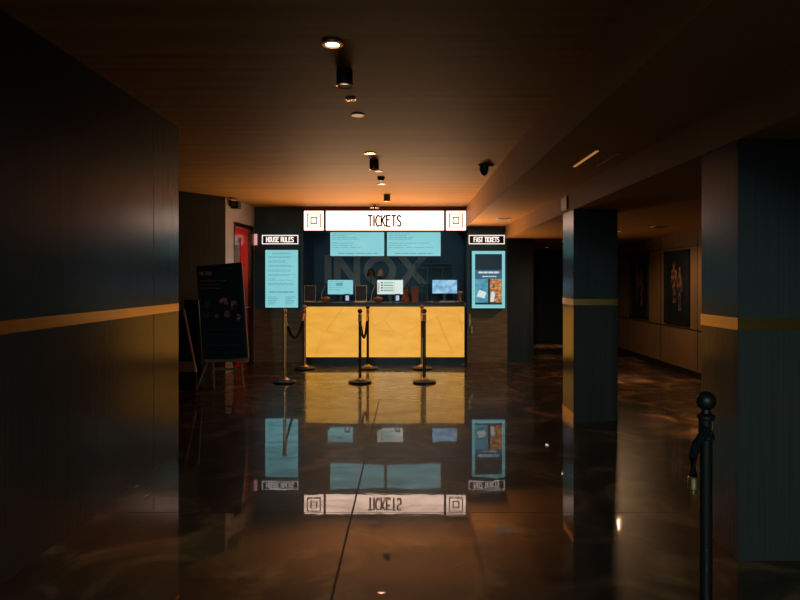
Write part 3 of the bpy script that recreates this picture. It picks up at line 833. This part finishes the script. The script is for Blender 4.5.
def plate(loc, label, first=None):
    if first: return dup(first, label, loc)
    t = thing('ceiling_sensor', label, 'sensor', loc, group='small sensor plates on the ceiling')
    bx('plate', M['copper'], -.037, .037, -.03, .03, -.012, 0, t, bev=.003)
    bm = B()
    for x in (-.022, 0, .022): lathe(bm, [(0, -.02), (.007, -.018), (.008, -.012)], x, -.01, 0, 10)
    obj('sensor_eye', bm, M['cap'], t, smooth=True)
    return t
p1 = plate((sx(351, 4.4), 4.4, CZ), 'copper sensor plate beyond the first black spotlight')
t = thing('smoke_detector', 'small dark detector between second and third downlights', 'detector', (sx(381, 7.75), 7.75, CZ))
bm = B(); lathe(bm, [(0, -.05), (.03, -.048), (.045, -.03), (.05, 0)], n=24); obj('body', bm, M['plastic'], t, smooth=True)
bm = B(); lathe(bm, [(0, -.055), (.008, -.053), (.01, -.048)], n=12); obj('indicator', bm, M['grey'], t)

def dome(loc, label, r, side, name='dome_camera'):
    t = thing(name, label, 'camera', loc, group='dark ceiling cameras')
    bm = B(); lathe(bm, [(0, -.02), (r*1.15, -.02), (r*1.25, 0)], n=28); obj('mount_plate', bm, M['plastic'], t, smooth=True)
    bm = B(); lathe(bm, [(r, -.02), (r, -.06), (r*.9, -.09), (r*.6, -.12), (r*.25, -.132), (0, -.134)], n=28); obj('dome', bm, M['plastic'], t, smooth=True)
    bx('bracket', M['plastic'], 0, side, -.025, .025, -.03, -.001, t)
    return t
dome((sx(484, 6.9), 6.9, CZ), 'black dome camera on main ceiling near the right beam', .052, .11)
t = thing('ceiling_sprinkler', 'dark flared sprinkler head right above the lit ticket sign', 'sprinkler', (sx(374.5, 10.6), 10.6, CZ))
bm = B(); lathe(bm, [(.02, 0), (.02, -.03), (.085, -.055), (.08, -.06), (.0, -.045)], n=24); obj('canopy', bm, M['darkbrass'], t, smooth=True)
bm = B(); lathe(bm, [(0, -.045), (.012, -.05), (.012, -.075), (0, -.08)], n=12); obj('nozzle', bm, M['plastic'], t, smooth=True)

# fittings in the lower soffit
zs = 2.47
t = thing('linear_air_slot', 'pair of long narrow slots in the lower soffit', 'vent', (0, 0, 0))
M['painted_slot_gleam'] = emis('painted_slot_gleam', (.42, .17, .045), 1)  # emission stands in for light caught by the slot trim
for xx, m, ya, yb in ((1.42, 'painted_slot_gleam', 4.5, 5.12), (1.605, 'darkbrass', 4.55, 5.1)):
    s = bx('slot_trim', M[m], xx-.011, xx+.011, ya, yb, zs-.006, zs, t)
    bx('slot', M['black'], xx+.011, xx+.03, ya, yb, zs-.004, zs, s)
t = thing('air_diffuser', 'square grey air diffuser in the soffit above the kiosk', 'vent', (sx(503.5, 9.5), 9.5, zs))
bm = B(); w = .11
for k in range(3):
    a = w-k*.035; b = a-.014
    z = -.012+.0*k
    for s in ((-a, a, -a, -b), (-a, a, b, a), (-a, -b, -b, b), (b, a, -b, b)): box(bm, s[0], s[1], s[2], s[3], z, 0)
obj('louvre', bm, M['grey'], t)
bx('housing', M['black'], -w, w, -w, w, -.003, 0, t)
y = 6.73
t = thing('wall_plate', 'small pale square plate on the beam side above the slim pillar', 'sign', (0, 0, 0))
bx('plate', M['palewall'], 1.745, 1.76, 6.62, 6.84, 2.285, 2.42, t)
bx('edge', M['darkbrass'], 1.742, 1.76, 6.60, 6.62, 2.28, 2.425, t)

zr = 2.25
q1 = downlight((3.2, 9.15, zr), .06, 'lit downlight over the right bay, visible beside the slim pillar', d1)
for (xx, yy, lab) in ((2.95, 4.75, 'lit downlight over the near right bay beside the large pillar'), (3.15, 13.6, 'lit downlight farthest back in the right bay'), (3.0, 11.6, 'lit downlight in the right bay behind the slim pillar')):
    downlight((xx, yy, zr), .06, lab, d1)
t = thing('ceiling_vent', 'dark rectangular vent in the low ceiling of the right bay', 'vent', (3.53, 8.41, zr))
bx('frame', M['grey'], -.10, .10, -.09, .09, -.008, 0, t)
bm = B()
for k in range(5): box(bm, -.085, .085, -.072+k*.032, -.054+k*.032, -.012, -.008)
obj('slat', bm, M['black'], t)

# small pale flecks on the floor by the left wall
for k, (px, Y, r) in enumerate(((147, 4.17, .014), (131, 4.35, .010))):
    bm = B(); x = sx(px, Y); x = max(x, -1.97)
    vs = [bm.verts.new((x+r*a, Y+r*1.6*b, .001+.008*c)) for a, b, c in ((-1, -.6, 0), (1, -1, .3), (1.3, .7, 1), (-.4, 1, .4))]
    bm.faces.new(vs); bm.faces.new([bm.verts.new(v.co-Vector((0, 0, .001))) for v in vs][::-1])
    tag(obj('pale_fleck', bm, M['cap'] if k == 0 else M['grey']), ('small pale fleck on the dark floor by the left wall', 'smaller grey fleck touching the left wall foot')[k], 'litter', 'pale flecks by the left wall')

# ------------------------------------------------------------------ lamps
def spot(loc, power, size_deg, col=(1, .62, .32), blend=.5, r=.03):
    l = bpy.data.lights.new('downlight_and_fill_beam', 'SPOT'); l.energy = power; l.color = col
    l.spot_size = math.radians(size_deg); l.spot_blend = blend; l.shadow_soft_size = r
    o = bpy.data.objects.new('downlight_and_fill_beam', l); C.objects.link(o); o.location = loc
    return o
for xx, yy, p in ((3.2, 9.15, 420), (2.95, 4.75, 330), (3.15, 13.6, 200), (3.0, 11.6, 90)):
    o = spot((xx, yy, zr-.02), p, 29, (1, .60, .30), .8)
    if yy < 5: o.rotation_euler = (math.radians(31), 0, 0)
for dd in (d1, d2, d3): spot((dd.location.x, dd.location.y, CZ-.02), 1.5, 60)
# warm fill added over the worktop, unseen above the opening
spot((-.9, 11.12, 2.40), 16, 95, (1, .55, .28), .9, .01)
spot((.75, 11.12, 2.40), 16, 95, (1, .55, .28), .9, .01)
for xx in (-1.3, -.3, .7):  # cool fill added to wash the booth's back wall
    o = spot((xx, 11.5, 2.78), 9, 110, (.55, .80, 1), .9, .01); o.rotation_euler = (math.radians(42), 0, 0)

# warm spots and bar added on the counter's front edge to brighten the ceiling
rail = bx('added_uplight_bar', M['blackmetal'], cx0+.02, cx1-.02, YC-.03, YC-.01, CT-.03, CT-.005, bpy.data.objects['ticket_counter'])
for k in range(5):
    o = spot((-1.55+k*.575, YC-.02, CT+.02), 205, 98, (1, .59, .30), 1.0, .01)
    o.data.name = o.name = 'added_ceiling_wash'
    o.rotation_euler = (math.radians(90+55), 0, PI)
for xx, az, p in ((-1.7, 50, 60), (.85, -50, 120)):
    o = spot((xx, YC-.02, CT+.02), p, 100, (1, .60, .31), 1.0, .01); o.data.name = o.name = 'added_ceiling_wash'
    o.rotation_euler = (math.radians(90+38), 0, PI-math.radians(az))
o = spot((3.2, 9.15, zr-.02), 85, 168, (1, .60, .30), .5)
# unseen cool spots added behind the viewer to lift the dark walls
for xx in (-1.2, .6):
    o = spot((xx, -3.6, 2.8), 560, 104, (.60, .95, 1), .35, .15); o.data.name = o.name = 'added_cool_fill'
    o.rotation_euler = (math.radians(40), 0, 0)

# faint cool ambient light added to lift the blacks, entering behind the viewer
w = bpy.data.worlds.new('world'); SC.world = w; w.use_nodes = True
bg = w.node_tree.nodes['Background']; bg.inputs[0].default_value = (.5, .78, .85, 1); bg.inputs[1].default_value = .03

# ------------------------------------------------------------------ camera
cam = bpy.data.cameras.new('camera'); co = bpy.data.objects.new('camera', cam); C.objects.link(co)
co.location = (0, 0, H); co.rotation_euler = (PI/2, 0, 0)
cam.lens = 27; cam.sensor_width = 36; cam.shift_x = -.01; cam.shift_y = -.025; cam.clip_end = 100
SC.camera = co
SC.view_settings.view_transform = 'Standard'; SC.view_settings.look = 'None'
SC.view_settings.exposure = 0; SC.view_settings.gamma = 1; SC.view_settings.use_curve_mapping = False
